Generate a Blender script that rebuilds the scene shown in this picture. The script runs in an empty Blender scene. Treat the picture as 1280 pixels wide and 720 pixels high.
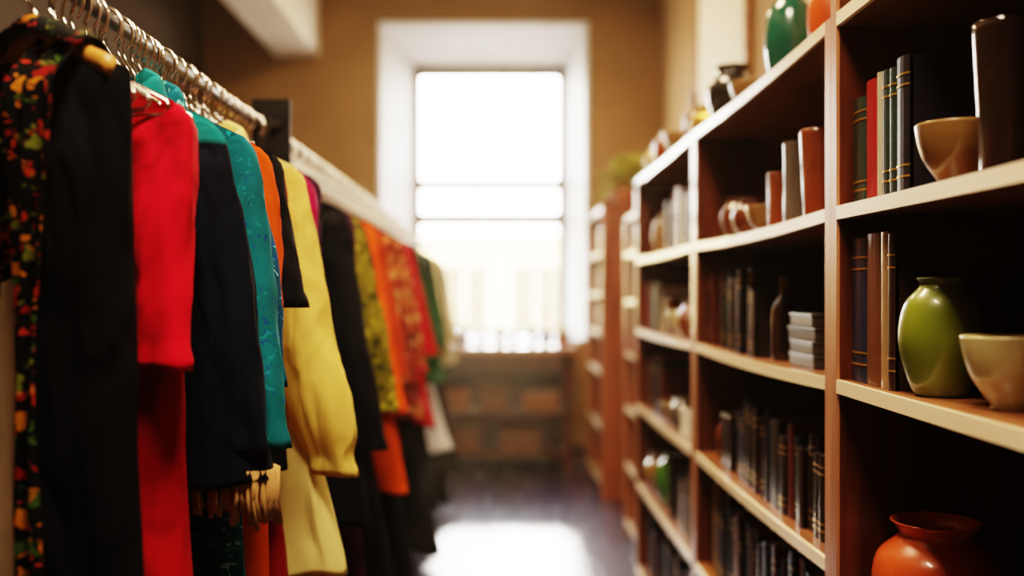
import bpy, math, random
from mathutils import Vector, Matrix, noise
random.seed(7)
S = bpy.context.scene
COL = S.collection

# ------------------------------------------------------------ helpers
def lin(c):
    return tuple(((v/255)/12.92 if v/255 <= 0.04045 else ((v/255+0.055)/1.055)**2.4) for v in c)

def mk_obj(name, verts, faces, mats=None, fm=None, smooth=True, parent=None, loc=(0,0,0), rotz=0.0):
    me = bpy.data.meshes.new(name)
    me.from_pydata([tuple(v) for v in verts], [], faces)
    if mats:
        for m in mats: me.materials.append(m)
    if fm:
        me.polygons.foreach_set('material_index', fm)
    if smooth:
        me.polygons.foreach_set('use_smooth', [True]*len(me.polygons))
    me.update()
    o = bpy.data.objects.new(name, me)
    COL.objects.link(o)
    o.location = loc
    o.rotation_euler = (0,0,rotz)
    if parent: o.parent = parent
    return o

def empty(name, loc=(0,0,0)):
    o = bpy.data.objects.new(name, None)
    o.empty_display_size = 0.1
    COL.objects.link(o); o.location = loc
    return o

class MB:
    """mesh builder"""
    def __init__(s): s.v=[]; s.f=[]; s.m=[]
    def add(s, vs, fs, mi=0):
        b=len(s.v); s.v += [tuple(v) for v in vs]
        for f in fs: s.f.append(tuple(i+b for i in f)); s.m.append(mi)
    def box(s, a, b, mi=0, M=None):
        x0,y0,z0=a; x1,y1,z1=b
        vs=[Vector(p) for p in [(x0,y0,z0),(x1,y0,z0),(x1,y1,z0),(x0,y1,z0),(x0,y0,z1),(x1,y0,z1),(x1,y1,z1),(x0,y1,z1)]]
        if M: vs=[M@v for v in vs]
        s.add(vs,[(0,3,2,1),(4,5,6,7),(0,1,5,4),(1,2,6,5),(2,3,7,6),(3,0,4,7)],mi)
    def tube(s, pts, r, n=8, mi=0, cap=True):
        pts=[Vector(p) for p in pts]; rings=[]
        up=None
        for i,p in enumerate(pts):
            t=(pts[min(i+1,len(pts)-1)]-pts[max(i-1,0)]).normalized()
            if up is None:
                up = Vector((0,1,0)) if abs(t.y)<0.9 else Vector((0,0,1))
            a=(up-t*up.dot(t)).normalized(); b=t.cross(a); up=a
            rr = r[i] if isinstance(r,(list,tuple)) else r
            rings.append([p+a*math.cos(2*math.pi*k/n)*rr+b*math.sin(2*math.pi*k/n)*rr for k in range(n)])
        vs=[v for R in rings for v in R]; fs=[]
        for i in range(len(pts)-1):
            for k in range(n):
                fs.append((i*n+k,i*n+(k+1)%n,(i+1)*n+(k+1)%n,(i+1)*n+k))
        if cap:
            fs.append(tuple(range(n))[::-1]); fs.append(tuple((len(pts)-1)*n+k for k in range(n)))
        s.add(vs,fs,mi)
    def lathe(s, prof, c=(0,0,0), n=40, mi=0):
        vs=[];fs=[]
        for r,z in prof:
            for k in range(n):
                a=2*math.pi*k/n
                vs.append((c[0]+r*math.cos(a),c[1]+r*math.sin(a),c[2]+z))
        for i in range(len(prof)-1):
            for k in range(n):
                fs.append((i*n+k,i*n+(k+1)%n,(i+1)*n+(k+1)%n,(i+1)*n+k))
        s.add(vs,fs,mi)
    def obj(s, name, mats, smooth=False, parent=None, loc=(0,0,0), rotz=0, bevel=0):
        o=mk_obj(name,s.v,s.f,mats,s.m,smooth,parent,loc,rotz)
        if bevel:
            md=o.modifiers.new('bev','BEVEL'); md.width=bevel; md.segments=2; md.limit_method='ANGLE'
        return o

def interp(prof, k=5):
    out=[]
    P=[prof[0]]+list(prof)+[prof[-1]]
    for i in range(1,len(P)-2):
        for j in range(k):
            t=j/k; p0,p1,p2,p3=P[i-1],P[i],P[i+1],P[i+2]
            out.append(tuple(0.5*((2*p1[a])+(-p0[a]+p2[a])*t+(2*p0[a]-5*p1[a]+4*p2[a]-p3[a])*t*t+(-p0[a]+3*p1[a]-3*p2[a]+p3[a])*t**3) for a in (0,1)))
    out.append(tuple(prof[-1])); return [(max(r,0.0),z) for r,z in out]

# ------------------------------------------------------------ materials
def newmat(name):
    m=bpy.data.materials.new(name); m.use_nodes=True
    nt=m.node_tree; b=nt.nodes['Principled BSDF']
    return m,nt,b
def N(nt,t,**k):
    n=nt.nodes.new(t)
    for a,v in k.items(): setattr(n,a,v)
    return n
def ramp(nt, stops, interp_='LINEAR'):
    r=N(nt,'ShaderNodeValToRGB'); cr=r.color_ramp; cr.interpolation=interp_
    while len(cr.elements)>1: cr.elements.remove(cr.elements[-1])
    cr.elements[0].position=stops[0][0]; cr.elements[0].color=(*stops[0][1],1)
    for p,c in stops[1:]:
        e=cr.elements.new(p); e.color=(*c,1)
    return r

def simple(name,c,rough=0.5,metal=0.0,var=0.15,scale=8,coat=0.0,bump=0.0,trans=0.0):
    m,nt,b=newmat(name); c=lin(c)
    tc=N(nt,'ShaderNodeTexCoord'); ns=N(nt,'ShaderNodeTexNoise'); ns.inputs['Scale'].default_value=scale; ns.inputs['Detail'].default_value=5
    nt.links.new(tc.outputs['Object'],ns.inputs['Vector'])
    r=ramp(nt,[(0.3,tuple(v*(1-var) for v in c)),(0.7,tuple(min(1,v*(1+var)) for v in c))])
    nt.links.new(ns.outputs['Fac'],r.inputs['Fac']); nt.links.new(r.outputs['Color'],b.inputs['Base Color'])
    b.inputs['Roughness'].default_value=rough; b.inputs['Metallic'].default_value=metal
    b.inputs['Coat Weight'].default_value=coat; b.inputs['Transmission Weight'].default_value=trans
    if bump:
        bp=N(nt,'ShaderNodeBump'); bp.inputs['Strength'].default_value=bump; bp.inputs['Distance'].default_value=0.01
        nt.links.new(ns.outputs['Fac'],bp.inputs['Height']); nt.links.new(bp.outputs['Normal'],b.inputs['Normal'])
    return m

def wood(name,c1,c2,rough=0.45,axis='Y',scale=3.0,coat=0.1):
    m,nt,b=newmat(name)
    tc=N(nt,'ShaderNodeTexCoord'); mp=N(nt,'ShaderNodeMapping')
    sc={'Y':(8,0.7,8),'Z':(8,8,0.7),'X':(0.7,8,8)}[axis]; mp.inputs['Scale'].default_value=tuple(s*scale for s in sc)
    nt.links.new(tc.outputs['Object'],mp.inputs['Vector'])
    ns=N(nt,'ShaderNodeTexNoise'); ns.inputs['Scale'].default_value=1.2; ns.inputs['Detail'].default_value=8; ns.inputs['Distortion'].default_value=0.6
    nt.links.new(mp.outputs[0],ns.inputs['Vector'])
    r=ramp(nt,[(0.3,lin(c1)),(0.7,lin(c2))]); nt.links.new(ns.outputs['Fac'],r.inputs['Fac'])
    nt.links.new(r.outputs['Color'],b.inputs['Base Color']); b.inputs['Roughness'].default_value=rough
    b.inputs['Coat Weight'].default_value=coat
    bp=N(nt,'ShaderNodeBump'); bp.inputs['Strength'].default_value=0.1; bp.inputs['Distance'].default_value=0.004
    nt.links.new(ns.outputs['Fac'],bp.inputs['Height']); nt.links.new(bp.outputs['Normal'],b.inputs['Normal'])
    return m

def fabric(name,c,pat=None,pc=None,transl=0.0,rough=0.9,sheen=0.12,scale=30,wr=0.6,thr=None):
    m,nt,b=newmat(name); base=lin(c)
    tc=N(nt,'ShaderNodeTexCoord')
    ns=N(nt,'ShaderNodeTexNoise'); ns.inputs['Scale'].default_value=6; ns.inputs['Detail'].default_value=6
    nt.links.new(tc.outputs['Object'],ns.inputs['Vector'])
    r=ramp(nt,[(0.25,tuple(v*0.78 for v in base)),(0.75,tuple(min(1,v*1.15) for v in base))])
    nt.links.new(ns.outputs['Fac'],r.inputs['Fac']); col=r.outputs['Color']
    if pat in('floral','dots','tribal'):
        passes=[(scale,1.0)]+([(scale*2.3,0.8)] if pat=='floral' else [])
        for (scl,tf) in passes:
            vo=N(nt,'ShaderNodeTexVoronoi'); vo.inputs['Scale'].default_value=scl
            mp=N(nt,'ShaderNodeMapping'); mp.inputs['Scale'].default_value=(1,0.2,1) if pat!='tribal' else (1.5,0.2,0.8)
            wn=N(nt,'ShaderNodeTexNoise'); wn.inputs['Scale'].default_value=45; wn.inputs['Detail'].default_value=1
            nt.links.new(tc.outputs['Object'],wn.inputs['Vector'])
            mx=N(nt,'ShaderNodeMix'); mx.data_type='VECTOR'; mx.inputs[0].default_value=0.035
            nt.links.new(tc.outputs['Object'],mx.inputs[4]); nt.links.new(wn.outputs['Color'],mx.inputs[5])
            nt.links.new(mx.outputs[1],mp.inputs['Vector']); nt.links.new(mp.outputs[0],vo.inputs['Vector'])
            sep=N(nt,'ShaderNodeSeparateColor'); nt.links.new(vo.outputs['Color'],sep.inputs[0])
            k=len(pc); cr=ramp(nt,[(i/k,lin(q)) for i,q in enumerate(pc)],'CONSTANT'); nt.links.new(sep.outputs[0],cr.inputs['Fac'])
            th=N(nt,'ShaderNodeMath',operation='LESS_THAN'); th.inputs[1].default_value=(thr or {'floral':0.40,'dots':0.3,'tribal':0.5}[pat])*tf
            nt.links.new(vo.outputs['Distance'],th.inputs[0])
            mc=N(nt,'ShaderNodeMix'); mc.data_type='RGBA'
            nt.links.new(th.outputs[0],mc.inputs[0]); nt.links.new(col,mc.inputs[6]); nt.links.new(cr.outputs['Color'],mc.inputs[7]); col=mc.outputs[2]
    if pat=='yoke':
        sx=N(nt,'ShaderNodeSeparateXYZ'); nt.links.new(tc.outputs['Object'],sx.inputs[0])
        gt=N(nt,'ShaderNodeMapRange'); gt.inputs[1].default_value=-0.20; gt.inputs[2].default_value=-0.19
        nt.links.new(sx.outputs['Z'],gt.inputs[0])
        mc=N(nt,'ShaderNodeMix'); mc.data_type='RGBA'; mc.inputs[7].default_value=(*lin(pc[0]),1)
        nt.links.new(gt.outputs[0],mc.inputs[0]); nt.links.new(col,mc.inputs[6]); col=mc.outputs[2]
    nt.links.new(col,b.inputs['Base Color'])
    b.inputs['Roughness'].default_value=rough; b.inputs['Sheen Weight'].default_value=sheen; b.inputs['Sheen Roughness'].default_value=0.4
    b.inputs['Sheen Tint'].default_value=(*tuple(min(1,v*1.5+.05) for v in base),1)
    b.inputs['Specular IOR Level'].default_value=0.12
    n2=N(nt,'ShaderNodeTexNoise'); n2.inputs['Scale'].default_value=320; n2.inputs['Detail'].default_value=2
    nt.links.new(tc.outputs['Object'],n2.inputs['Vector'])
    mw=N(nt,'ShaderNodeMapping'); mw.inputs['Scale'].default_value=(11,11,4.0); mw.inputs['Rotation'].default_value=(0.15,0.35,0)
    nt.links.new(tc.outputs['Object'],mw.inputs['Vector'])
    n3=N(nt,'ShaderNodeTexNoise'); n3.inputs['Scale'].default_value=1; n3.inputs['Detail'].default_value=1.5; n3.inputs['Distortion'].default_value=1.1
    nt.links.new(mw.outputs[0],n3.inputs['Vector'])
    bp=N(nt,'ShaderNodeBump'); bp.inputs['Strength'].default_value=0.12; bp.inputs['Distance'].default_value=0.002
    nt.links.new(n2.outputs['Fac'],bp.inputs['Height'])
    b2=N(nt,'ShaderNodeBump'); b2.inputs['Strength'].default_value=wr; b2.inputs['Distance'].default_value=0.05
    nt.links.new(n3.outputs['Fac'],b2.inputs['Height']); nt.links.new(bp.outputs['Normal'],b2.inputs['Normal']); nt.links.new(b2.outputs['Normal'],b.inputs['Normal'])
    if transl>0:
        tl=N(nt,'ShaderNodeBsdfTranslucent'); nt.links.new(col,tl.inputs['Color'])
        ms=N(nt,'ShaderNodeMixShader'); ms.inputs[0].default_value=transl
        nt.links.new(b.outputs[0],ms.inputs[1]); nt.links.new(tl.outputs[0],ms.inputs[2])
        nt.links.new(ms.outputs[0],nt.nodes['Material Output'].inputs['Surface'])
    return m

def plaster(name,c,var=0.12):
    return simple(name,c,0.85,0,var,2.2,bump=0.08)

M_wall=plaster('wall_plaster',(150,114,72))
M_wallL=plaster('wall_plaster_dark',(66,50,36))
M_ceil=plaster('ceiling_plaster',(150,128,98))
M_white=simple('white_paint',(228,228,230),0.5,var=0.04)
M_beam=simple('beam_paint',(228,216,198),0.7,var=0.05)
M_frame=simple('window_paint',(112,104,102),0.45,var=0.05)
M_wd=wood('dark_walnut',(54,24,13),(98,48,25),0.36,'Z',coat=0.2)
M_wy=wood('walnut_board',(104,64,38),(148,98,62),0.36,'Y',coat=0.2)
M_edge=wood('pale_edge_band',(240,214,176),(253,236,204),0.3,'Y',coat=0.3)
M_edgez=wood('upright_edge_band',(150,98,68),(188,132,98),0.35,'Z',coat=0.2)
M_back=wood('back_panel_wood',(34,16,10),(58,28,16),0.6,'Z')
M_table=wood('table_wood',(128,80,46),(172,116,72),0.4,'X')
M_chrome=simple('chrome',(232,226,218),0.15,1.0,0.03)
M_steel=simple('brushed_steel',(110,102,96),0.35,1.0,0.05)
M_tin=simple('dull_tin',(70,60,54),0.45,0.0,0.2)
M_blackmetal=simple('black_metal',(22,22,24),0.45,0.4)
M_whplast=simple('white_plastic',(248,246,242),0.35,0,0.02)
M_hwood=wood('hanger_wood',(190,130,60),(225,165,85),0.35,'X')
M_pages=simple('book_pages',(205,190,160),0.9,0,0.1,60)
M_gold=simple('gold_foil',(200,160,80),0.35,0.8,0.1)

def floor_mat():
    m,nt,b=newmat('floor_planks')
    tc=N(nt,'ShaderNodeTexCoord'); mp=N(nt,'ShaderNodeMapping'); mp.inputs['Rotation'].default_value=(0,0,math.pi/2)
    nt.links.new(tc.outputs['Object'],mp.inputs['Vector'])
    br=N(nt,'ShaderNodeTexBrick'); br.inputs['Scale'].default_value=1; br.inputs['Brick Width'].default_value=1.6; br.inputs['Row Height'].default_value=0.12
    br.inputs['Mortar Size'].default_value=0.003; br.inputs['Color1'].default_value=(*lin((50,38,72)),1); br.inputs['Color2'].default_value=(*lin((38,29,54)),1); br.inputs['Mortar'].default_value=(0.004,0.003,0.003,1)
    nt.links.new(mp.outputs[0],br.inputs['Vector'])
    ns=N(nt,'ShaderNodeTexNoise'); ns.inputs['Scale'].default_value=2; ns.inputs['Detail'].default_value=5
    m2=N(nt,'ShaderNodeMapping'); m2.inputs['Scale'].default_value=(10,0.8,1); nt.links.new(tc.outputs['Object'],m2.inputs['Vector']); nt.links.new(m2.outputs[0],ns.inputs['Vector'])
    rg=ramp(nt,[(0.25,(.6,.6,.6)),(0.75,(1,1,1))]); nt.links.new(ns.outputs['Fac'],rg.inputs['Fac'])
    mc=N(nt,'ShaderNodeMix'); mc.data_type='RGBA'; mc.blend_type='MULTIPLY'; mc.inputs[0].default_value=0.8
    nt.links.new(br.outputs['Color'],mc.inputs[6]); nt.links.new(rg.outputs['Color'],mc.inputs[7]); nt.links.new(mc.outputs[2],b.inputs['Base Color'])
    r=N(nt,'ShaderNodeMapRange'); r.inputs[3].default_value=0.24; r.inputs[4].default_value=0.30
    nt.links.new(ns.outputs['Fac'],r.inputs[0]); nt.links.new(r.outputs[0],b.inputs['Roughness'])
    bp=N(nt,'ShaderNodeBump'); bp.inputs['Strength'].default_value=0.1; bp.inputs['Distance'].default_value=0.002
    nt.links.new(br.outputs['Fac'],bp.inputs['Height']); bp.invert=True; nt.links.new(bp.outputs['Normal'],b.inputs['Normal'])
    b.inputs['Coat Weight'].default_value=0.9; b.inputs['Coat Roughness'].default_value=0.3
    return m
M_floor=floor_mat()

# ------------------------------------------------------------ room
XL,XR,YB,YF,ZC = -2.3,1.25,-1.6,7.7,3.6
def box_obj(name,a,b,mat,parent=None,bevel=0):
    mb=MB(); mb.box(a,b); return mb.obj(name,[mat],parent=parent,bevel=bevel)
box_obj('floor',(XL-.1,YB-.1,-0.1),(XR+.1,YF+.5,0),M_floor)
box_obj('ceiling',(XL-.1,YB-.1,ZC),(XR+.1,YF+.5,ZC+.1),M_ceil)
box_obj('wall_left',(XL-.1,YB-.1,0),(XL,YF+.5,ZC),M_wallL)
box_obj('wall_right',(XR,YB-.1,0),(XR+.1,YF+.5,ZC),M_wall)
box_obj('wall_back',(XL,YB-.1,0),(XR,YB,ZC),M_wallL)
OX0,OX1,OZ0,OZ1=-0.91,0.65,0.94,3.37
IX0,IX1,IZ0,IZ1=-0.70,0.53,0.96,3.14
YW=8.02
mb=MB()
mb.box((XL,YF,0),(OX0,YF+.4,ZC)); mb.box((OX1,YF,0),(XR,YF+.4,ZC))
mb.box((OX0,YF,0),(OX1,YF+.4,OZ0)); mb.box((OX0,YF,OZ1),(OX1,YF+.4,ZC))
mb.obj('wall_front',[M_wall])
mb=MB()
o=[(OX0,YF,OZ0),(OX1,YF,OZ0),(OX1,YF,OZ1),(OX0,YF,OZ1)]; i=[(IX0,YW,IZ0),(IX1,YW,IZ0),(IX1,YW,IZ1),(IX0,YW,IZ1)]
ii=[(p[0],YF+.4,p[2]) for p in i]; oo=[(OX0,YF+.4,OZ0),(OX1,YF+.4,OZ0),(OX1,YF+.4,OZ1),(OX0,YF+.4,OZ1)]
mb.add(o+i+ii+oo,[(k,(k+1)%4,(k+1)%4+4,k+4) for k in range(4)]+[(k+4,(k+1)%4+4,(k+1)%4+8,k+8) for k in range(4)]+[(k+8,(k+1)%4+8,(k+1)%4+12,k+12) for k in range(4)])
mb.obj('trim_1',[M_white])
mb=MB(); t=0.035
mb.box((OX0-t,YF-.02,OZ0),(OX0,YF,OZ1+t)); mb.box((OX1,YF-.02,OZ0),(OX1+t,YF,OZ1+t)); mb.box((OX0,YF-.02,OZ1),(OX1,YF,OZ1+t))
mb.obj('trim_2',[M_white],bevel=0.004)
win=empty('window_1',(0,YW,0))
mb=MB(); fw=0.06
mb.box((IX0,0,IZ0),(IX0+fw,.06,IZ1)); mb.box((IX1-fw,0,IZ0),(IX1,.06,IZ1)); mb.box((IX0,0,IZ1-.09),(IX1,.06,IZ1)); mb.box((IX0,0,IZ0),(IX1,.06,IZ0+.05))
def zpx(y,Y): return 1.3+(366-y)*Y/1240
za=zpx(231,YW); zb=zpx(274,YW)
mb.box((IX0+fw,-.01,za-.044),(IX1-fw,.05,za+.044)); mb.box((IX0+fw,-.0,zb-.05),(IX1-fw,.05,zb+.05))
mb.obj('sash_frame',[M_frame],parent=win,bevel=0.004)
gm=bpy.data.materials.new('window_glass'); gm.use_nodes=True; nt=gm.node_tree; nt.nodes.clear()
out=N(nt,'ShaderNodeOutputMaterial'); tr=N(nt,'ShaderNodeBsdfTransparent'); gl=N(nt,'ShaderNodeBsdfGlossy'); gl.inputs['Roughness'].default_value=0.02
fr=N(nt,'ShaderNodeFresnel'); ms=N(nt,'ShaderNodeMixShader'); nt.links.new(fr.outputs[0],ms.inputs[0]); nt.links.new(tr.outputs[0],ms.inputs[1]); nt.links.new(gl.outputs[0],ms.inputs[2]); nt.links.new(ms.outputs[0],out.inputs[0])
mk_obj('pane',[(IX0+.03,.03,IZ0+.03),(IX1-.03,.03,IZ0+.03),(IX1-.03,.03,IZ1-.03),(IX0+.03,.03,IZ1-.03)],[(0,1,2,3)],[gm],parent=win)
box_obj('ceiling_beam',(-1.74,YB,3.13),(-1.40,YF,ZC),M_beam,bevel=0.01)
M_base=simple('baseboard_paint',(70,48,34),0.5)
box_obj('baseboard_right',(XR-.015,YB,0),(XR,YF,.12),M_base); box_obj('baseboard_left',(XL,YB,0),(XL+.015,YF,.12),M_base)
box_obj('baseboard_front',(XL,YF-.015,0),(XR,YF,.12),M_base)
M_ground=simple('street_paving',(150,145,135),0.9,0,0.1,3)
box_obj('street_ground',(-14,8.3,-0.6),(14,40,-0.5),M_ground)
M_fac=simple('facade_render',(236,212,160),0.9,0,0.1,1.5); M_facd=simple('facade_openings',(110,92,60),0.6)
mb=MB(); mb.box((-9,15,-.5),(9,15.4,2.15))
for k in range(-8,8):
    mb.box((k*1.05+.2,14.93,.3),(k*1.05+.85,15.0,1.7),1)
    mb.box((k*1.05+.12,14.85,.2),(k*1.05+.93,14.93,.3),0)
    mb.box((k*1.05+.50,14.9,.3),(k*1.05+.55,14.96,1.7),0)
mb.box((-9.1,14.8,2.05),(9.1,15.5,2.2))
mb.obj('building_facade',[M_fac,M_facd])

# ------------------------------------------------------------ bookshelves
XF=0.60; DEP=0.36
def sagz(u,z,y):
    y0,y1,s=u['y0'],u['y1'],u['sag']
    t=(y-(y0+y1)/2)/((y1-y0)/2); return z-s*max(0,1-t*t)
def bookcase(y0,y1,zs,ztop,sag=0.0,xf=XF,dep=DEP,th=0.03,name='bookcase',bm=None):
    e=empty(name,(xf,(y0+y1)/2,0)); yc=(y0+y1)/2; u=dict(y0=y0+th,y1=y1-th,sag=sag,zs=zs)
    def L(a,b): return (a[0]-xf,a[1]-yc,a[2]),(b[0]-xf,b[1]-yc,b[2])
    for nm,ya,yb in(('side_near',y0,y0+th),('side_far',y1-th,y1)):
        mb=MB(); mb.box(*L((xf+.006,ya,0),(xf+dep,yb,ztop))); mb.box(*L((xf,ya,0),(xf+.006,yb,ztop)),mi=1); mb.obj(nm,[bm or M_wd,M_edgez],parent=e)
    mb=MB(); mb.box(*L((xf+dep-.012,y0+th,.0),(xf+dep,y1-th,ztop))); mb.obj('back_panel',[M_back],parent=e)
    mb=MB(); mb.box(*L((xf+.02,y0+th,0),(xf+.04,y1-th,.07))); mb.obj('plinth',[M_wd],parent=e)
    for j,z in enumerate(zs):
        mb=MB(); n=14; t=0.024
        for (xa,xb,mi) in((xf+.008,xf+dep-.012,0),(xf,xf+.008,1)):
            vs=[];fs=[]
            for k in range(n+1):
                y=y0+th+(y1-y0-2*th)*k/n; zz=sagz(u,z,y)
                for p in((xa,zz-t),(xb,zz-t),(xb,zz),(xa,zz)): vs.append((p[0]-xf,y-yc,p[1]))
            for k in range(n):
                for q in range(4): fs.append((k*4+q,k*4+(q+1)%4,(k+1)*4+(q+1)%4,(k+1)*4+q))
            fs.append((0,1,2,3)); fs.append((n*4+3,n*4+2,n*4+1,n*4))
            mb.add(vs,fs,mi)
        mb.obj('shelf_%d'%(j+1),[M_wy,M_edge],parent=e)
    return u
U1=bookcase(0.46,1.80,[0.10,0.40,0.72,1.145,1.455,1.80,2.2,2.45],2.46,0.003)
U2=bookcase(1.802,3.08,[0.10,0.47,0.81,1.145,1.455,1.80],1.80,0.008)
U3=bookcase(3.082,4.40,[0.10,0.47,0.81,1.145,1.455,1.80],1.80,0.005)
M_wr=wood('mahogany',(112,58,34),(164,94,60),0.35,'Z')
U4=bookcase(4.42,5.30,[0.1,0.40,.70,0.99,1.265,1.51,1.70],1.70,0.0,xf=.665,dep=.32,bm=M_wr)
U5=bookcase(6.25,7.2,[0.1,0.45,0.80,1.05,1.30,1.56,1.84],1.84,0.0,xf=0.635,dep=0.4,bm=M_wr)

bookcols=[(46,26,20),(30,28,34),(84,34,24),(36,52,44),(28,42,66),(96,60,38),(140,112,80),(150,28,34),(178,166,146),(40,34,28)]
BM=[simple('book_cloth_%d'%i,c,0.38,0,0.12,40,coat=0.25) for i,c in enumerate(bookcols)]
def book(mb,xf,y0,y1,z,h,dep,mi,gold,pages,M=None,bands=True):
    t=y1-y0; c=0.0025; n=6
    prof=[]
    for k in range(n+1):
        a=-math.pi/2+math.pi*k/n
        prof.append((xf+0.006-0.006*math.cos(a),(y0+y1)/2+math.sin(a)*t/2))
    def ext(pr,z0,z1,mi):
        vs=[Vector((p[0],p[1],z0)) for p in pr]+[Vector((p[0],p[1],z1)) for p in pr]; m=len(pr)
        if M: vs=[M@v for v in vs]
        mb.add(vs,[(k,(k+1)%m,(k+1)%m+m,k+m) for k in range(m)]+[tuple(range(m))[::-1],tuple(range(m,2*m))],mi)
    ext(prof+[(xf+.012,y1),(xf+.012,y0)],z,z+h,mi)
    mb.box((xf+.006,y0,z),(xf+dep,y0+c,z+h),mi,M); mb.box((xf+.006,y1-c,z),(xf+dep,y1,z+h),mi,M)
    mb.box((xf+.012,y0+c,z+.003),(xf+dep-.004,y1-c,z+h-.004),pages,M)
    if bands:
        for f in(0.12,0.2,0.78,0.86):
            pr=[(p[0]-0.0012,p[1]*1.0) for p in prof]
            ext(pr+[(xf+.008,y1),(xf+.008,y0)],z+h*f,z+h*f+.003,gold)
def book_row(u,z,ya,yb,xf,hmin,hmax,tmin=0.018,tmax=0.05,dmin=.13,dmax=.2,seq=None,name='row_of_books',seed=1,dark=False):
    rr=random.Random(seed); mb=MB(); y=yb
    mats=BM+[M_gold,M_pages]; g=len(BM); p=g+1; i=0
    while y>ya+tmin:
        if seq:
            if i>=len(seq): break
            mi,t,h,d=seq[i]
        else:
            mi=rr.choice((0,1,9,1,0,3,9,4,2) if dark else (0,1,2,3,4,5,9,0,1,9,6,7,8,2)); t=rr.uniform(tmin,tmax); h=rr.uniform(hmin,hmax); d=rr.uniform(dmin,dmax)
        if y-t<ya: break
        zz=min(sagz(u,z,y),sagz(u,z,y-t))+0.0005
        book(mb,xf+(0 if seq else rr.uniform(0,.02)),y-t,y,zz,h,d,mi,g,p,bands=rr.random()<0.5)
        y-=t+0.001; i+=1
    return mb.obj(name,mats)
book_row(U1,1.455,1.3,1.765,.625,0,0,seq=[(3,.062,.185,.15),(7,.05,.205,.15),(8,.020,.21,.15),(3,.03,.208,.15),(3,.026,.206,.15),(1,.045,.215,.17)],name='row_of_books')
book_row(U1,1.145,1.3,1.765,.622,0,0,seq=[(4,.07,.25,.16),(5,.065,.255,.16),(6,.03,.255,.17),(0,.022,.25,.17)],name='row_of_books')
book_row(U2,1.145,2.45,3.03,.63,.17,.23,seed=4,dark=True)
book_row(U2,0.81,1.86,2.70,.63,.16,.22,seed=9,dark=True)
book_row(U2,0.47,1.86,3.03,.63,.2,.27,seed=12)
book_row(U2,0.10,1.86,3.03,.63,.2,.27,seed=13)
book_row(U3,1.455,3.35,3.85,.63,.16,.23,seed=21)
book_row(U3,0.81,3.9,4.35,.63,.16,.23,seed=22)
book_row(U3,0.47,3.15,3.75,.63,.16,.23,seed=23)
book_row(U3,1.145,4.0,4.35,.63,.16,.22,seed=24)
book_row(U3,0.10,3.15,4.3,.63,.2,.27,seed=25)
for k,(z,a,b) in enumerate(((1.265,4.5,5.2),(.99,4.5,5.0),(.70,4.5,5.2),(.4,4.5,5.2),(1.51,4.7,5.2))):
    book_row(U4,z,a,b,.69,.1,.17 if z>1 else .22,seed=40+k)
for k,(z,a,b) in enumerate(((1.30,6.35,7.1),(.80,6.35,6.9),(1.05,6.35,7.1),(1.56,6.4,6.9),(.45,6.35,7.1))):
    book_row(U5,z,a,b,.68,.12,.2,seed=50+k)

# ------------------------------------------------------------ crockery
def cer(name,c,rough=0.2,coat=0.6,var=0.12,scale=12): return simple(name,c,rough,0,var,scale,coat)
M_lime=cer('lime_glaze',(106,116,30),0.35,0.35); M_cream=cer('cream_glaze',(186,172,126),0.3); M_orange=cer('orange_glaze',(190,80,36),0.3)
M_tan=cer('tan_glaze',(130,98,58),0.35); M_teal=cer('teal_glaze',(30,80,66)); M_brown=cer('brown_glaze',(92,48,30)); M_rust=cer('rust_glaze',(120,60,34))
M_grey=cer('grey_glaze',(92,82,74)); M_whitec=cer('white_glaze',(222,214,200)); M_blackc=cer('black_glaze',(34,30,28)); M_green=cer('green_glaze',(70,110,50))
M_smoke=simple('smoked_glass',(120,90,74),0.06,0,0.05,coat=0.5,trans=0.9)
def vessel(name,prof,mat,loc,thick=0.004,n=40,parent=None,k=5,mb=None):
    out=interp(prof,k); inner=[(max(r-thick,0.0005),max(z,thick)) for r,z in out[::-1]]
    full=[(0.0005,0.0)]+out+[(out[-1][0]-thick*.5,out[-1][1]+thick*.4)]+inner+[(0.0005,thick)]
    own=mb is None
    if own: mb=MB()
    mb.lathe(full,n=n)
    if own: return mb.obj(name,[mat],smooth=True,parent=parent,loc=loc)
def P_vase(r,h,neck=0.45): return [(r*.55,0),(r*.72,h*.08),(r*.95,h*.35),(r*1.0,h*.55),(r*.86,h*.78),(r*neck*1.05,h*.92),(r*neck,h*.96),(r*neck*1.15,h)]
def P_bowl(r,h): return [(r*.42,0),(r*.42,h*.07),(r*.5,h*.14),(r*.78,h*.42),(r*.93,h*.72),(r,h)]
def P_cyl(r,h): return [(r*.9,0),(r*.98,h*.03),(r,h*.1),(r*.97,h*.5),(r,h*.95),(r*1.02,h)]
def P_glass(r,h): return [(r*.72,0),(r*.76,h*.03),(r*.8,h*.2),(r*.9,h*.6),(r,h)]
def P_pot(r,h): return [(r*.5,0),(r*.8,h*.15),(r,h*.45),(r*.93,h*.7),(r*.62,h*.86),(r*.6,h*.92),(r*.72,h)]
def P_bot(r,h): return [(r*.9,0),(r,h*.05),(r,h*.55),(r*.8,h*.68),(r*.35,h*.78),(r*.32,h*.95),(r*.42,h)]
def sz(u,z,y): return sagz(u,z,y)+0.0008
def put(name,prof,mat,u,z,x,y,**k): return vessel(name,prof,mat,(x,y,sz(u,z,y)),**k)
put('green_vase',P_vase(.060,.178,.5),M_lime,U1,1.145,.668,1.505)
put('cream_bowl',P_bowl(.066,.098),M_cream,U1,1.145,.69,1.335)
put('tan_bowl',P_bowl(.056,.088),M_tan,U1,1.455,.655,1.425)
put('smoked_glass_tumbler',P_glass(.040,.20),M_smoke,U1,1.455,.662,1.30,thick=.003)
put('smoked_glass_tumbler',P_glass(.040,.17),M_smoke,U1,1.455,.685,1.19,thick=.003)
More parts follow.
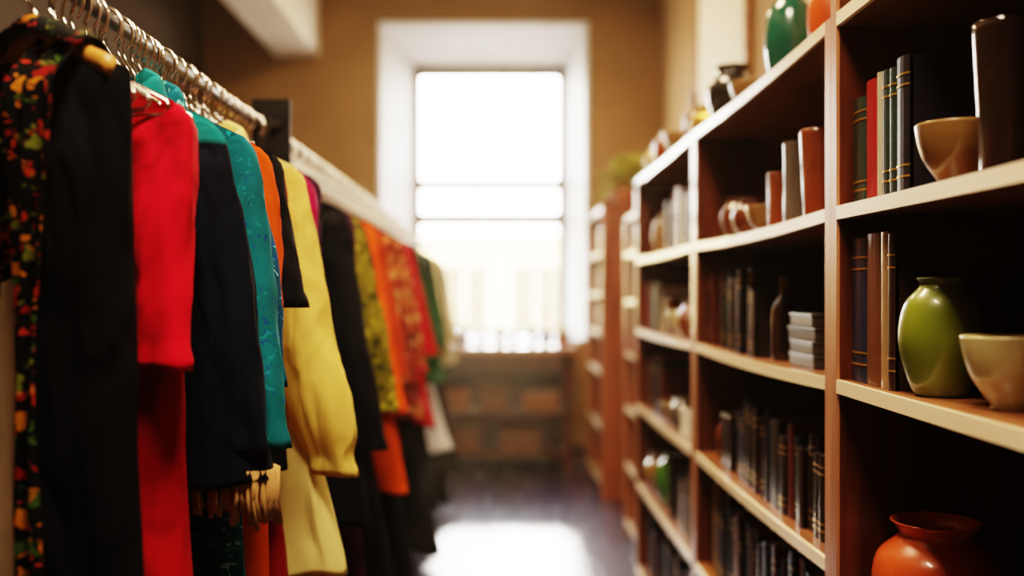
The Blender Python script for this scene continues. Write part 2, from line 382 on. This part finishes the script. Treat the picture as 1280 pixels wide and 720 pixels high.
put('orange_pot',P_pot(.10,.20),M_orange,U1,.72,.725,1.65)
put('grey_jar',P_pot(.06,.15),M_grey,U1,.72,.72,1.35)
put('teal_vase',P_vase(.062,.26,.45),M_teal,U2,1.80,.72,2.46)
put('orange_pot',P_pot(.05,.24),M_orange,U2,1.80,.74,2.22)
put('black_pot',P_pot(.075,.17),M_blackc,U2,1.80,.69,2.94)
put('tan_bowl',P_bowl(.07,.08),M_tan,U2,1.80,.70,2.72)
put('brown_pot',P_pot(.052,.10),M_brown,U2,1.455,.67,2.64)
put('brown_bottle_vase',P_cyl(.028,.135),M_rust,U2,1.455,.665,2.36)
put('grey_cylinder_vase',P_cyl(.03,.185),M_grey,U2,1.455,.665,2.22)
put('rust_mug',P_glass(.036,.19),M_rust,U2,1.455,.665,2.08)
put('brown_bottle',P_bot(.03,.21),M_brown,U2,1.455,.74,2.14)
put('brown_pot',P_pot(.045,.12),M_brown,U2,1.455,.68,2.85)
put('tan_bowl',P_bowl(.05,.07),M_tan,U2,1.455,.67,2.50)
put('glass_bottle',P_bot(.028,.2),M_smoke,U2,1.145,.68,2.38)
put('brown_vase',P_vase(.035,.12),M_brown,U2,.81,.67,2.93)
mb=MB(); z0=sz(U2,1.145,2.1)+0
for j in range(4):
    a=random.uniform(-.05,.05); M=Matrix.Translation((.71,2.14,0))@Matrix.Rotation(a,4,'Z')
    mb.box((-.06,-.09,z0+j*.029),(.08,.09,z0+j*.029+.022),0,M); mb.box((-.063,-.093,z0+j*.029+.022),(.083,.093,z0+j*.029+.0285),0,M)
mb.obj('stack_of_tins',[M_tin],bevel=.003)
mb=MB()
for j,y in enumerate((2.74,2.80)):
    zz=sz(U2,.81,y); mb.box((.635,y,zz),(.76,y+.045,zz+.15),0); mb.box((.632,y-.002,zz+.12),(.762,y+.047,zz+.153),0)
mb.obj('silver_book_boxes',[M_steel],bevel=.004)
for (x,y,z,pr,m,nm) in [(.68,4.1,1.455,P_vase(.05,.17),M_tan,'tan_vase'),(.68,3.25,1.455,P_vase(.045,.2),M_brown,'brown_vase'),
    (.67,3.25,1.145,P_bowl(.06,.08),M_tan,'tan_bowl'),(.67,3.45,1.145,P_pot(.05,.13),M_rust,'rust_pot'),(.67,3.65,1.145,P_bowl(.055,.09),M_cream,'cream_bowl'),(.68,3.85,1.145,P_cyl(.035,.14),M_brown,'brown_mug'),
    (.66,3.25,.81,P_cyl(.042,.09),M_whitec,'white_mug'),(.66,3.40,.81,P_cyl(.042,.09),M_whitec,'white_mug'),(.66,3.56,.81,P_pot(.05,.12),M_grey,'grey_jar'),(.66,3.75,.81,P_bowl(.06,.08),M_tan,'tan_bowl'),
    (.68,3.9,.47,P_vase(.07,.2),M_green,'green_vase'),(.68,4.15,.47,P_pot(.08,.16),M_tan,'tan_pot'),
    (.70,3.3,1.80,P_pot(.07,.12),M_gold,'brass_pot'),(.68,3.48,1.80,P_bot(.035,.2),M_brown,'brown_bottle'),(.68,3.65,1.80,P_bowl(.08,.09),M_tan,'tan_bowl'),(.68,4.0,1.80,P_vase(.06,.15),M_rust,'rust_vase'),(.68,4.25,1.80,P_pot(.06,.12),M_gold,'brass_pot')]:
    put(nm,pr,m,U3,z,x,y)
put('white_jar',P_pot(.05,.11),M_whitec,U4,1.51,.73,4.6)
put('green_vase',P_vase(.06,.16),M_green,U4,1.70,.76,4.75)
put('cream_bowl',P_bowl(.09,.09),M_cream,U4,1.70,.80,5.05)

M_leaf=simple('leaf_green',(170,164,70),0.5,0,0.3,20); M_terra=simple('terracotta',(160,92,58),0.8)
def plant(name,loc,s=1.0,n=46,seed=3,pot=M_terra):
    rr=random.Random(seed); e=empty(name,loc)
    vessel('pot',P_pot(.09*s,.13*s),pot,(0,0,0),parent=e)
    mb=MB()
    for i in range(n):
        a=rr.uniform(0,6.28); el=rr.uniform(.25,1.4); L=rr.uniform(.14,.24)*s; w=.028*s
        d=Vector((math.cos(a)*math.cos(el),math.sin(a)*math.cos(el),math.sin(el))); sd=Vector((-math.sin(a),math.cos(a),0))
        base=Vector((0,0,.11*s)); vs=[];fs=[]
        for k in range(6):
            t=k/5; p=base+d*L*t+Vector((0,0,-.06*s*t*t)); ww=w*math.sin(math.pi*min(.98,t*.85+.12))
            vs+= [p-sd*ww,p+Vector((0,0,-.006*s)),p+sd*ww]
        for k in range(5):
            for q in range(2): fs.append((k*3+q,k*3+q+1,k*3+q+4,k*3+q+3))
        mb.add(vs,fs)
    mb.obj('leaves',[M_leaf],smooth=True,parent=e)
plant('potted_plant',(.86,6.55,1.841),1.5,90,5)
plant('potted_plant',(.80,7.0,1.841),1.0,40,6)

def frame_pic(name,y0,y1,z0,z1,mf,mp,t=.05):
    e=empty(name,(XR,(y0+y1)/2,(z0+z1)/2)); hy=(y1-y0)/2; hz=(z1-z0)/2; mb=MB()
    mb.box((-.04,-hy,-hz),(-.002,-hy+t,hz)); mb.box((-.04,hy-t,-hz),(-.002,hy,hz)); mb.box((-.04,-hy+t,hz-t),(-.002,hy-t,hz)); mb.box((-.04,-hy+t,-hz),(-.002,hy-t,-hz+t))
    mb.obj('frame',[mf],parent=e,bevel=.008)
    mb=MB(); mb.box((-.02,-hy+t,-hz+t),(-.004,hy-t,hz-t)); mb.obj('canvas',[mp],parent=e)
M_canv2=simple('pale_print',(236,222,196),0.7,0,0.06,3)
frame_pic('framed_picture',4.9,6.2,2.1,3.3,M_table,M_canv2)
frame_pic('framed_picture',2.75,3.6,2.0,3.0,M_table,M_canv2)

# ------------------------------------------------------------ table under the window
tb=empty('work_table',(0,7.42,0)); X0,X1=-.85,.56
mb=MB(); mb.box((X0,-.24,.86),(X1,.25,.905)); mb.obj('table_top',[M_table],parent=tb,bevel=.006)
mb=MB(); mb.box((X0+.04,-.2,.74),(X1-.04,-.18,.86)); mb.box((X0+.04,.2,.74),(X1-.04,.22,.86))
for j in range(3):
    xa=X0+.08+j*.43; mb.box((xa,-.215,.755),(xa+.38,-.2,.845))
mb.obj('apron_and_drawers',[M_wd],parent=tb,bevel=.003)
mb=MB()
for x in(X0+.04,X1-.1):
    for y in(-.2,.16): mb.box((x,y,0),(x+.06,y+.06,.86))
mb.obj('legs',[M_wd],parent=tb,bevel=.004)
mb=MB(); mb.box((X0+.05,-.19,.40),(X1-.05,.21,.43)); mb.box((X0+.05,-.19,.10),(X1-.05,.21,.13)); mb.box((X0+.06,.19,.1),(X1-.06,.20,.86)); mb.obj('lower_shelves',[M_wd],parent=tb)
M_box=simple('cardboard',(128,78,44),0.8); M_bask=simple('basket_weave',(98,60,32),0.8,0,0.35,60,bump=.5)
for i,(x,z,w,h,m) in enumerate([(-.35,.431,.24,.16,M_box),(-.05,.431,.2,.2,M_bask),(.3,.431,.26,.13,M_box),(-.3,.131,.3,.2,M_bask),(.15,.131,.3,.18,M_bask)]):
    mb=MB(); y=7.3
    mb.box((-w/2,-.0,0),(w/2,.22,h*.8)); mb.box((-w/2-.008,-.008,h*.8),(w/2+.008,.228,h)); mb.box((-.03,-.012,h*.4),(.03,0,h*.5))
    mb.obj('storage_box',[m],loc=(x,y,z+.001),bevel=.006)
for i,(x,pr,m,nm) in enumerate([(-.45,P_vase(.05,.16),M_brown,'brown_vase'),(-.28,P_pot(.06,.10),M_grey,'grey_jar'),(0.0,P_bot(.035,.2),M_brown,'brown_bottle'),(.1,P_cyl(.03,.1),M_tan,'tan_mug'),(.24,P_bot(.03,.2),M_smoke,'glass_bottle'),(.34,P_pot(.05,.13),M_blackc,'black_pot'),(-.14,P_cyl(.03,.09),M_grey,'grey_mug')]):
    vessel(nm,pr,m,(x,7.36,.906))
plant('potted_plant',(-.3,7.55,.906),.8,36,8); plant('potted_plant',(.47,7.5,.906),.7,30,9)

# ------------------------------------------------------------ clothing rack
RX,RZ=-0.60,1.72
def rack(y0,y1):
    e=empty('clothing_rack',(RX,(y0+y1)/2,0)); h=(y1-y0)/2
    mb=MB(); mb.tube([(0,-h,RZ),(0,h,RZ)],.011,16); mb.obj('rail',[M_steel],smooth=True,parent=e)
    mb=MB()
    for s in(-1,1):
        mb.tube([(0,s*h,.05),(0,s*h,RZ+.03)],.014,14)
        mb.tube([(-.26,s*h,.04),(.24,s*h,.04)],.016,12)
        for x in(-.25,.23): mb.tube([(x,s*h-.012,.022),(x,s*h+.012,.022)],.022,14)
    mb.tube([(0,-h,.12),(0,h,.12)],.012,12)
    mb.obj('stand',[M_blackmetal],smooth=False,parent=e)
rack(0.55,2.46); rack(2.52,6.75)
mb=MB(); mb.box((-.05,-.004,-.09),(.05,.004,.08)); mb.tube([(0,0,.0),(0,0,.02)],.03,16)
mb.obj('size_divider_sign',[M_blackmetal],loc=(RX+.01,2.56,RZ+.0),bevel=.002)

HR=.031
def hanger(parent,kind):
    mb=MB(); r={'wire':.0023,'white':.0034,'wood':.0024}[kind]
    R=HR; zc=.011+r-R; pts=[]
    for k in range(17):
        a=math.radians(-50+250*k/16)
        pts.append((R*math.cos(a),0,zc+R*math.sin(a)))
    pts.append((-R*.62,0,zc-R*.75)); pts.append((0,0,-.062)); pts.append((0,0,-.09))
    mb.tube(pts,r,6)
    if kind=='wood':
        n=24; vs=[];fs=[]
        for k in range(n+1):
            x=-.135+.27*k/n; z=-.086-.42*abs(x)**1.02; t=.012+.006*(1-abs(x)/.21)
            yb=-.02*(x/.21)**2
            for q in range(10):
                a=2*math.pi*q/10; vs.append((x,yb+.010*math.cos(a),z+t*math.sin(a)))
        for k in range(n):
            for q in range(10): fs.append((k*10+q,k*10+(q+1)%10,(k+1)*10+(q+1)%10,(k+1)*10+q))
        fs.append(tuple(range(10))); fs.append(tuple(n*10+q for q in range(10)))
        mb.add(vs,fs,1)
    elif kind=='wire':
        mb.tube([(0,0,-.084),(.03,0,-.098),(.15,0,-.158),(.155,0,-.168),(.145,0,-.176),(-.145,0,-.176),(-.155,0,-.168),(-.15,0,-.158),(-.03,0,-.098),(0,0,-.084)],.0021,6,1)
    else:
        vs=[];fs=[];n=20
        for k in range(n+1):
            x=-.185+.37*k/n; zt_=-.045-.36*abs(x)-.02*min(1,abs(x)/.03); zb_=zt_-.018-.012*max(0,1-abs(x)/.05)
            for (yy,z) in((-.006,zb_),(.006,zb_),(.006,zt_),(-.006,zt_)): vs.append((x,yy,z))
        for k in range(n):
            for q in range(4): fs.append((k*4+q,k*4+(q+1)%4,(k+1)*4+(q+1)%4,(k+1)*4+q))
        fs.append((0,1,2,3)); fs.append((n*4+3,n*4+2,n*4+1,n*4))
        mb.add(vs,fs,1)
        mb.tube([(0,0,-.03),(0,0,-.06)],.010,10,1)
    mats={'wire':[M_chrome,M_chrome],'white':[M_whplast,M_whplast],'wood':[M_chrome,M_hwood]}[kind]
    return mb.obj('hanger',mats,smooth=(kind!='white'),parent=parent)

def garment(name,Y0,rot,mat,sh=.20,L=1.1,hem=.24,waist=None,sl=.5,fl=.08,r0=.062,r1=.055,neck=(.075,.06),dep=.04,fold=.015,seed=0,gap=None,hang='wire',smat=None,kf=30,zmat=None,collar=False,parent=None,x=RX,drop=0.0,gather=0.0):
    rr=random.Random(seed*17+3); p=[rr.uniform(0,6.28) for _ in range(8)]; off=rr.uniform(0,50)
    zt=lambda x:-.080-drop-.40*abs(x)
    nu,nv=120,56; V=[];F=[];FM=[]
    top=sh*.98; wst=waist or sh*1.0
    def ridge(a): return .5*math.sin(a)+.5*(1-2*math.sqrt(abs(math.sin(a/2+.8))))
    def row(s,inset=0.0):
        out=[]
        if s<.12: hw=top+(wst*.97-top)*(s/.12)
        elif s<.4: hw=wst*.97+(wst-wst*.97)*(s-.12)/.28
        else: hw=wst+(hem-wst)*((s-.4)/.6)**1.0
        hw-=inset
        for k in range(nu):
            u=2*math.pi*k/nu; cu,su=math.cos(u),math.sin(u)
            xx=hw*math.copysign(abs(cu)**.85,cu)
            front=su<0; xn=abs(xx)/neck[0]
            d=dep*(.10+.90*min(1,s*9)**.6)*(1+.4*s)
            if s<.05 and xn<1: d=max(d,.022*(1-xn*xn)+.004)
            zz=zt(xx)*(1-s)+(-L)*s
            if xn<1: zz-=(neck[1] if front else neck[1]*.25)*(1-xn*xn)**.6*(1-s)**8
            A=fold*min(1,s*2.2)**.8
            ph=p[0] if front else p[1]
            w=noise.noise((xx*3+off,s*1.3,0))*2.0
            y=d*math.copysign(abs(su)**.8,su)
            fo=A*(ridge(kf*xx+ph+w)+.5*ridge(kf*1.7*xx+p[2]+w*1.7+s*1.2))*abs(su)**.3
            fo+=.008*noise.noise((xx*6,s*4+off,su*2))*min(1,s*6)
            fo+=.005*ridge((abs(xx)*70-s*50)+p[3])*math.exp(-s*5)*min(1,s*8)
            y+=fo
            if inset: y-=inset*math.copysign(1,su)*abs(su)
            xx+= .010*noise.noise((s*4+off,cu*2,3))*min(1,s*4)
            xx+= .008*ridge(u*5+p[4]+s*2)*abs(cu)*min(1,s*2)
            sw=.012*s*math.sin(xx*26+p[5])
            out.append((xx,y,zz+sw*(s**4)))
        return out
    rows=[row(i/(nv)) for i in range(nv+1)]
    inn=row(1.0,.004); rows.append([(a,b,c+.002) for a,b,c in inn]); inn=row(.95,.004); rows.append(inn)
    for R in rows: V+=R
    for i in range(len(rows)-1):
        for k in range(nu):
            if gap:
                s=i/nv; u=2*math.pi*(k+.5)/nu
                if math.sin(u)<0:
                    xm=(rows[i][k][0]+rows[i][(k+1)%nu][0])/2
                    if gap[0]+ (gap[2]-gap[0])*s < xm < gap[1]+(gap[3]-gap[1])*s: continue
            F.append((i*nu+k,(i+1)*nu+k,(i+1)*nu+(k+1)%nu,i*nu+(k+1)%nu))
            mi=0
            if zmat:
                q=rows[i][k]
                if q[2]>zmat[1]+.06*math.sin(q[0]*18+1): mi=2 if smat else 1
            FM.append(mi)
    if sl>0:
        nt_=max(12,int(sl*70)); ns=44
        for side in(-1,1):
            b=len(V); rws=[]
            zs0=zt(sh)+.012; q=rr.uniform(0,50)
            for i in range(nt_+3):
                t=min(i,nt_)/nt_; ins=0
                if i>nt_: ins=.004; t=1.0 if i==nt_+1 else .93
                capk=min(1,t*sl/.05); cs=math.sqrt(max(.02,1-(1-capk)**2))
                hemw=(t*sl>sl-.028 and i<=nt_)
                cuff=.003 if hemw else 0
                g=1.0
                if gather:
                    dd=(sl-t*sl)
                    g=1-gather*math.exp(-(max(0,dd-.035)/.03)**2) if dd>.0 else 1-gather
                    g*=1+.12*math.exp(-((dd-.14)/.07)**2)
                rx=(r0+(r1-r0)*t)*cs*g-ins+cuff; ry=(.031+.014*math.sin(math.pi*t))*cs*g-ins+cuff
                cx=sh+.012-(r0+(r1-r0)*t)+fl*t**.95+.004*math.sin(t*5+q)
                cy=-.014*t+.010*math.sin(t*3+q)
                R=[]
                for k in range(ns):
                    a=2*math.pi*k/ns
                    nz=noise.noise((math.cos(a)*1.6+q,math.sin(a)*1.6,t*sl*7))*.007*capk
                    nz+=.006*ridge(t*sl*48+math.sin(a+q)*3+noise.noise((a,t*sl*8,q))*4)*capk*(1-.4*t)
                    nz+=.0105*ridge(4*a+q+t*2.4)*t**.5*(1 if not hemw else .8)
                    R.append((side*(cx+(rx+nz)*math.cos(a)),cy+(ry+nz)*math.sin(a),zs0-sl*t-.02*(1-math.cos(a))*(1-t)*.8))
                rws.append(R); V+=R
            for i in range(len(rws)-1):
                for k in range(ns):
                    f=(b+i*ns+k,b+(i+1)*ns+k,b+(i+1)*ns+(k+1)%ns,b+i*ns+(k+1)%ns)
                    F.append(f if side<0 else f[::-1]); FM.append(1 if smat else 0)
            F.append(tuple(b+k for k in range(ns))); FM.append(1 if smat else 0)
    if collar:
        b=len(V); m=40; prof=[(0,-.012),(.001,.012),(.004,.026),(.010,.030),(.017,.022),(.024,.004),(.030,-.014)]
        for (o_,h) in prof:
            for k in range(m):
                a=2*math.pi*k/m; cx=math.cos(a); sy=math.sin(a)
                xx=(neck[0]*.82+o_*.9)*cx; yy=(.026+o_*.8)*sy; fr_=max(0,-sy)
                V.append((xx,yy-.004,zt(xx)+h*(1-.2*fr_)-neck[1]*.75*fr_**1.5))
        for i in range(len(prof)-1):
            for k in range(m):
                F.append((b+i*m+k,b+i*m+(k+1)%m,b+(i+1)*m+(k+1)%m,b+(i+1)*m+k)); FM.append(0)
    mats=[mat]+([smat] if smat else [])+([zmat[0]] if zmat else [])
    o=mk_obj(name,V,F,mats,FM,True,parent,(x,Y0,RZ) if parent is None else (0,0,0),math.radians(-rot) if parent is None else 0)
    if hang: hanger(o,hang)
    return o

F_black=fabric('black_wool',(14,15,20),sheen=.02); F_red=fabric('red_wool',(210,14,44)); F_crim=fabric('crimson_cotton',(170,14,28))
F_navy=fabric('navy_jersey',(10,17,32),'yoke',[(20,118,120)],sheen=.03)
F_teal=fabric('teal_cotton',(14,100,112),'dots',[(14,100,112),(14,88,106),(30,124,140),(24,70,130),(14,100,112)],scale=120,thr=.33)
F_beads=fabric('teal_beaded',(10,70,104),'dots',[(60,160,200),(20,60,140),(150,210,220)],scale=150)
F_tealp=fabric('teal_sequin',(12,96,112),'dots',[(30,150,160),(120,200,200)],scale=90)
F_orange=fabric('orange_cotton',(232,88,18),transl=.15); F_dkred=fabric('dark_red_velvet',(136,14,22)); F_yel=fabric('yellow_linen',(253,214,116),transl=.25)
F_yel2=fabric('pale_yellow_linen',(252,226,150),transl=.25)
F_mag=fabric('magenta_silk',(176,18,84),rough=.6); F_plum=fabric('plum_cotton',(60,20,50)); F_blk2=fabric('charcoal_wool',(15,17,24),sheen=.02)
F_floral=fabric('black_floral_print',(13,13,15),'floral',[(130,28,24),(176,106,28),(60,84,34),(20,18,16),(160,50,26),(100,104,38),(16,14,14),(14,14,14)],scale=50,wr=.3,thr=.42)
F_beige=fabric('beige_crepe',(216,186,150),wr=.3); F_olive=fabric('olive_print',(110,100,30),'tribal',[(170,158,50),(60,60,20),(130,118,40)],scale=44)
F_rust=fabric('rust_cotton',(170,56,26)); F_batik=fabric('batik_print',(126,48,34),'tribal',[(176,100,56),(90,30,30),(180,130,80),(60,40,30)],scale=38)
F_green=fabric('green_cotton',(36,80,46)); F_cream=fabric('cream_cotton',(206,190,150),transl=.2); F_white=fabric('white_cotton',(225,222,216),transl=.2)
F_blue=fabric('blue_print',(20,56,104),'dots',[(90,150,200),(200,210,220)],scale=120); F_brown=fabric('brown_tweed',(84,54,36))
F_pink=fabric('rose_cotton',(180,50,60))

# --- near rack
c1=garment('black_floral_coat',1.29,24,F_black,sh=.160,L=1.34,hem=.22,sl=0,neck=(.06,.05),dep=.042,seed=1,gap=(-.07,.03,-.10,.025),hang='wood',fold=.012)
garment('beige_inner_dress',0,0,F_beige,sh=.135,L=1.26,hem=.165,sl=0,neck=(.05,.05),dep=.024,fold=.005,seed=2,parent=c1,hang=None,zmat=(F_floral,-.43))
def scarf(parent):
    V=[];F=[];n=80;m=10
    for (sx,xa,xb,Ls) in((1,.050,.058,1.20),(-1,-.085,-.10,1.1)):
        b=len(V)
        for i in range(n+1):
            t=i/n; zc=-.078-(Ls)*t
            w=.022+.003*math.sin(t*14)
            if t<.3: w+=.02*(1-t/.3)
            cx=xa+(xb-xa)*t+.004*math.sin(t*9+sx)
            yy=-.060-.012*t
            if t<.06: yy=yy+ .058*(1-t/.06)
            for k in range(m+1):
                q=k/m*2-1
                V.append((cx+q*w,yy-.006*math.cos(q*6+t*5)-.004*noise.noise((q*2,t*9,sx)),zc-.3*abs(cx)*(1-t)*(.6)))
        for i in range(n):
            for k in range(m): F.append((b+i*(m+1)+k,b+(i+1)*(m+1)+k,b+(i+1)*(m+1)+k+1,b+i*(m+1)+k+1))
    b=len(V)
    for i in range(25):
        x=-.12+.22*i/24; z=-.070-.40*abs(x)
        for k in range(7):
            q=k/6*2-1; V.append((x,-.03*q*0.9-.004,z+.010-.018*q*q))
    for i in range(24):
        for k in range(6): F.append((b+i*7+k,b+(i+1)*7+k,b+(i+1)*7+k+1,b+i*7+k+1))
    o=mk_obj('floral_scarf',V,F,[F_floral],None,True,parent)
    md=o.modifiers.new('s','SOLIDIFY'); md.thickness=.003
scarf(c1)
garment('red_coat',1.475,38,F_crim,sh=.20,L=1.38,hem=.285,sl=.375,fl=.045,r0=.070,r1=.080,dep=.05,seed=4,fold=.016,kf=26,smat=F_red)
nj=garment('navy_fringed_jacket',1.605,35,F_navy,sh=.205,L=.69,hem=.34,waist=.25,sl=.50,fl=.125,r0=.062,r1=.070,dep=.045,seed=5,hang='wire',collar=True)
mb=MB(); rr=random.Random(3)
for k in range(190):
    a=2*math.pi*k/190
    x=.335*math.copysign(abs(math.cos(a))**.85,math.cos(a)); y=.064*math.sin(a)+rr.uniform(-.006,.006); l=rr.uniform(.05,.075)
    mb.tube([(x,y,-.672),(x+rr.uniform(-.004,.004),y,-.68-l*.5),(x+rr.uniform(-.009,.009),y,-.68-l)],[.0038,.003,.0042],5)
M_fr=fabric('fringe_thread',(180,140,90)); mb.obj('fringe',[M_fr],smooth=True,parent=nj)
garment('teal_beaded_dress',1.70,33,F_tealp,sh=.215,L=1.40,hem=.26,sl=.50,fl=.125,r0=.06,r1=.058,seed=6,smat=F_teal,collar=True)
garment('blue_beaded_top',1.765,33,F_blue,sh=.21,L=.6,hem=.27,sl=.42,fl=.085,seed=7,smat=F_beads)
garment('orange_dress',1.835,32,F_orange,sh=.21,L=1.36,hem=.27,sl=.3,fl=.06,seed=8)
garment('black_tee_shirt',1.905,30,F_black,sh=.22,L=.75,hem=.25,sl=.29,fl=.085,r0=.07,r1=.075,seed=9)
garment('dark_red_dress',1.985,30,F_dkred,sh=.19,L=1.38,hem=.29,sl=.3,fl=.03,seed=10)
garment('yellow_blouse',2.10,28,F_yel2,sh=.215,L=.98,hem=.34,sl=.62,fl=.165,r0=.072,r1=.070,seed=11,fold=.02,smat=F_yel,collar=True,gather=.25)
garment('magenta_dress',2.22,28,F_mag,sh=.20,L=1.32,hem=.355,sl=.2,fl=.03,seed=12)
garment('plum_dress',2.33,27,F_plum,sh=.20,L=1.2,hem=.28,sl=.4,fl=.04,seed=13)
L2=[('charcoal_coat',2.66,26,F_blk2,.215,1.02,.30,.62,.13),('plum_dress',2.78,25,F_plum,.2,1.45,.30,.3,.04),('olive_print_tunic',2.93,24,F_olive,.215,.80,.30,.56,.12),
('black_dress',3.06,24,F_black,.20,1.5,.36,.3,.05),('orange_dress',3.20,23,F_orange,.21,1.03,.35,.60,.12),('rust_jacket',3.34,22,F_rust,.215,.95,.3,.5,.1),
('black_dress',3.48,22,F_black,.20,1.52,.38,.3,.05),('batik_tunic',3.62,21,F_batik,.215,.85,.33,.55,.12),('brown_tweed_jacket',3.78,21,F_brown,.21,.8,.28,.5,.08),
('batik_tunic',3.94,20,F_batik,.215,.9,.33,.5,.12),('rose_blouse',4.10,20,F_pink,.21,.9,.33,.55,.12),('black_dress',4.26,20,F_black,.2,1.5,.38,.3,.05),
('red_dress',4.42,18,F_crim,.21,1.0,.34,.5,.12),('charcoal_coat',4.6,18,F_blk2,.21,1.4,.34,.5,.08),('green_jacket',4.8,18,F_green,.215,.85,.33,.55,.11),('white_skirt_dress',4.98,16,F_white,.2,1.2,.38,.3,.05),
('black_dress',5.16,16,F_black,.21,1.5,.36,.5,.08),('green_jacket',5.34,15,F_green,.215,.9,.33,.5,.11),('charcoal_coat',5.52,15,F_blk2,.21,1.45,.34,.5,.08),('olive_print_tunic',5.72,14,F_olive,.21,.8,.3,.5,.1),
('cream_blouse',5.92,14,F_cream,.215,.85,.33,.55,.11),('black_dress',6.1,12,F_black,.21,1.5,.36,.5,.1),('cream_blouse',6.3,12,F_cream,.215,.85,.34,.55,.12),('green_jacket',6.5,10,F_green,.21,.85,.32,.5,.11)]
for i,(n,y,r,m,sh,L,hem,sl,fl) in enumerate(L2):
    garment(n,y,r,m,sh=sh,L=L,hem=hem,sl=sl,fl=fl,seed=30+i,hang='white',drop=.04)
for i,y in enumerate((1.36,1.375,1.39,1.405,1.42,1.435,1.45,1.50,1.52,1.535,1.55,1.57,1.63,1.65,1.665,1.68,1.735,1.75,1.80,1.82,1.87,1.885,1.945,1.97,2.04,2.07,2.16,2.19,2.27,2.30,2.39,2.42)):
    h=hanger(None,'wire'); h.name='wire_hanger'; h.location=(RX,y,RZ); h.rotation_euler=(0,0,math.radians(-random.uniform(12,50)))
for i in range(40):
    y=2.60+i*.101
    h=hanger(None,'white'); h.name='white_hanger'; h.location=(RX,y-.0,RZ); h.rotation_euler=(0,0,math.radians(-random.uniform(14,30)))

# ------------------------------------------------------------ lights
def area(name,loc,rot,size,power,col,sy=None):
    l=bpy.data.lights.new(name,'AREA'); l.energy=power; l.color=col; l.size=size
    if sy: l.shape='RECTANGLE'; l.size_y=sy
    o=bpy.data.objects.new(name,l); COL.objects.link(o); o.location=loc; o.rotation_euler=rot; return o
area('overhead_fill',(0.0,0.6,3.5),(math.radians(6),0,0),.7,84,(1,.77,.52))  # these three are added fill without fixtures, brightening clothes and shelf edges
area('overhead_fill',(-.15,2.9,3.5),(0,0,0),.6,72,(1,.71,.42))
area('overhead_fill',(-.1,5.8,3.5),(0,0,0),.6,36,(1,.72,.44))
pt=area('window_portal',((IX0+IX1)/2,YW+.12,(IZ0+IZ1)/2),(math.radians(-90),0,0),IX1-IX0,1,(1,1,1),IZ1-IZ0)
pt.data.cycles.is_portal=True
sun=bpy.data.lights.new('sun','SUN'); sun.energy=16; sun.angle=math.radians(6); sun.color=(1,.94,.88)
so=bpy.data.objects.new('sun',sun); COL.objects.link(so); so.location=(0,12,8)
el=math.radians(27); d=Vector((-0.06,-math.cos(el),-math.sin(el))); so.rotation_euler=d.to_track_quat('-Z','Y').to_euler()
w=bpy.data.worlds.new('sky'); S.world=w; w.use_nodes=True; nt=w.node_tree; bg=nt.nodes['Background']
tc=N(nt,'ShaderNodeTexCoord'); sx=N(nt,'ShaderNodeSeparateXYZ'); nt.links.new(tc.outputs['Generated'],sx.inputs[0])
r=ramp(nt,[(0.0,(1,.91,.77)),(.3,(1,.94,.87)),(1,(.80,.88,1.0))]); nt.links.new(sx.outputs['Z'],r.inputs['Fac']); nt.links.new(r.outputs['Color'],bg.inputs['Color'])
bg.inputs['Strength'].default_value=24

hm=bpy.data.materials.new('glow_haze'); hm.use_nodes=True; nt=hm.node_tree; nt.nodes.clear()  # scattering volume added to imitate the hazy glow around the window
out=N(nt,'ShaderNodeOutputMaterial'); vs_=N(nt,'ShaderNodeVolumeScatter'); vs_.inputs['Density'].default_value=0.0045; vs_.inputs['Anisotropy'].default_value=0.75; vs_.inputs['Color'].default_value=(1,.78,.50,1)
nt.links.new(vs_.outputs[0],out.inputs['Volume'])
mb=MB(); mb.box((XL+.02,YB+.005,.005),(XR-.005,YF-.03,3.12)); hz=mb.obj('glow_haze',[hm])

# ------------------------------------------------------------ camera
cam=bpy.data.cameras.new('camera'); co=bpy.data.objects.new('camera',cam); COL.objects.link(co)
co.location=(0,0,1.3); co.rotation_euler=(math.radians(90),0,0)
cam.sensor_width=36; cam.lens=1240/1280*36; cam.shift_x=15/1280; cam.shift_y=6/1280
cam.dof.use_dof=True; cam.dof.focus_distance=1.6; cam.dof.aperture_fstop=1.3; cam.clip_start=.05
S.camera=co
S.view_settings.view_transform='Filmic'; S.view_settings.look='High Contrast'; S.view_settings.exposure=0.5
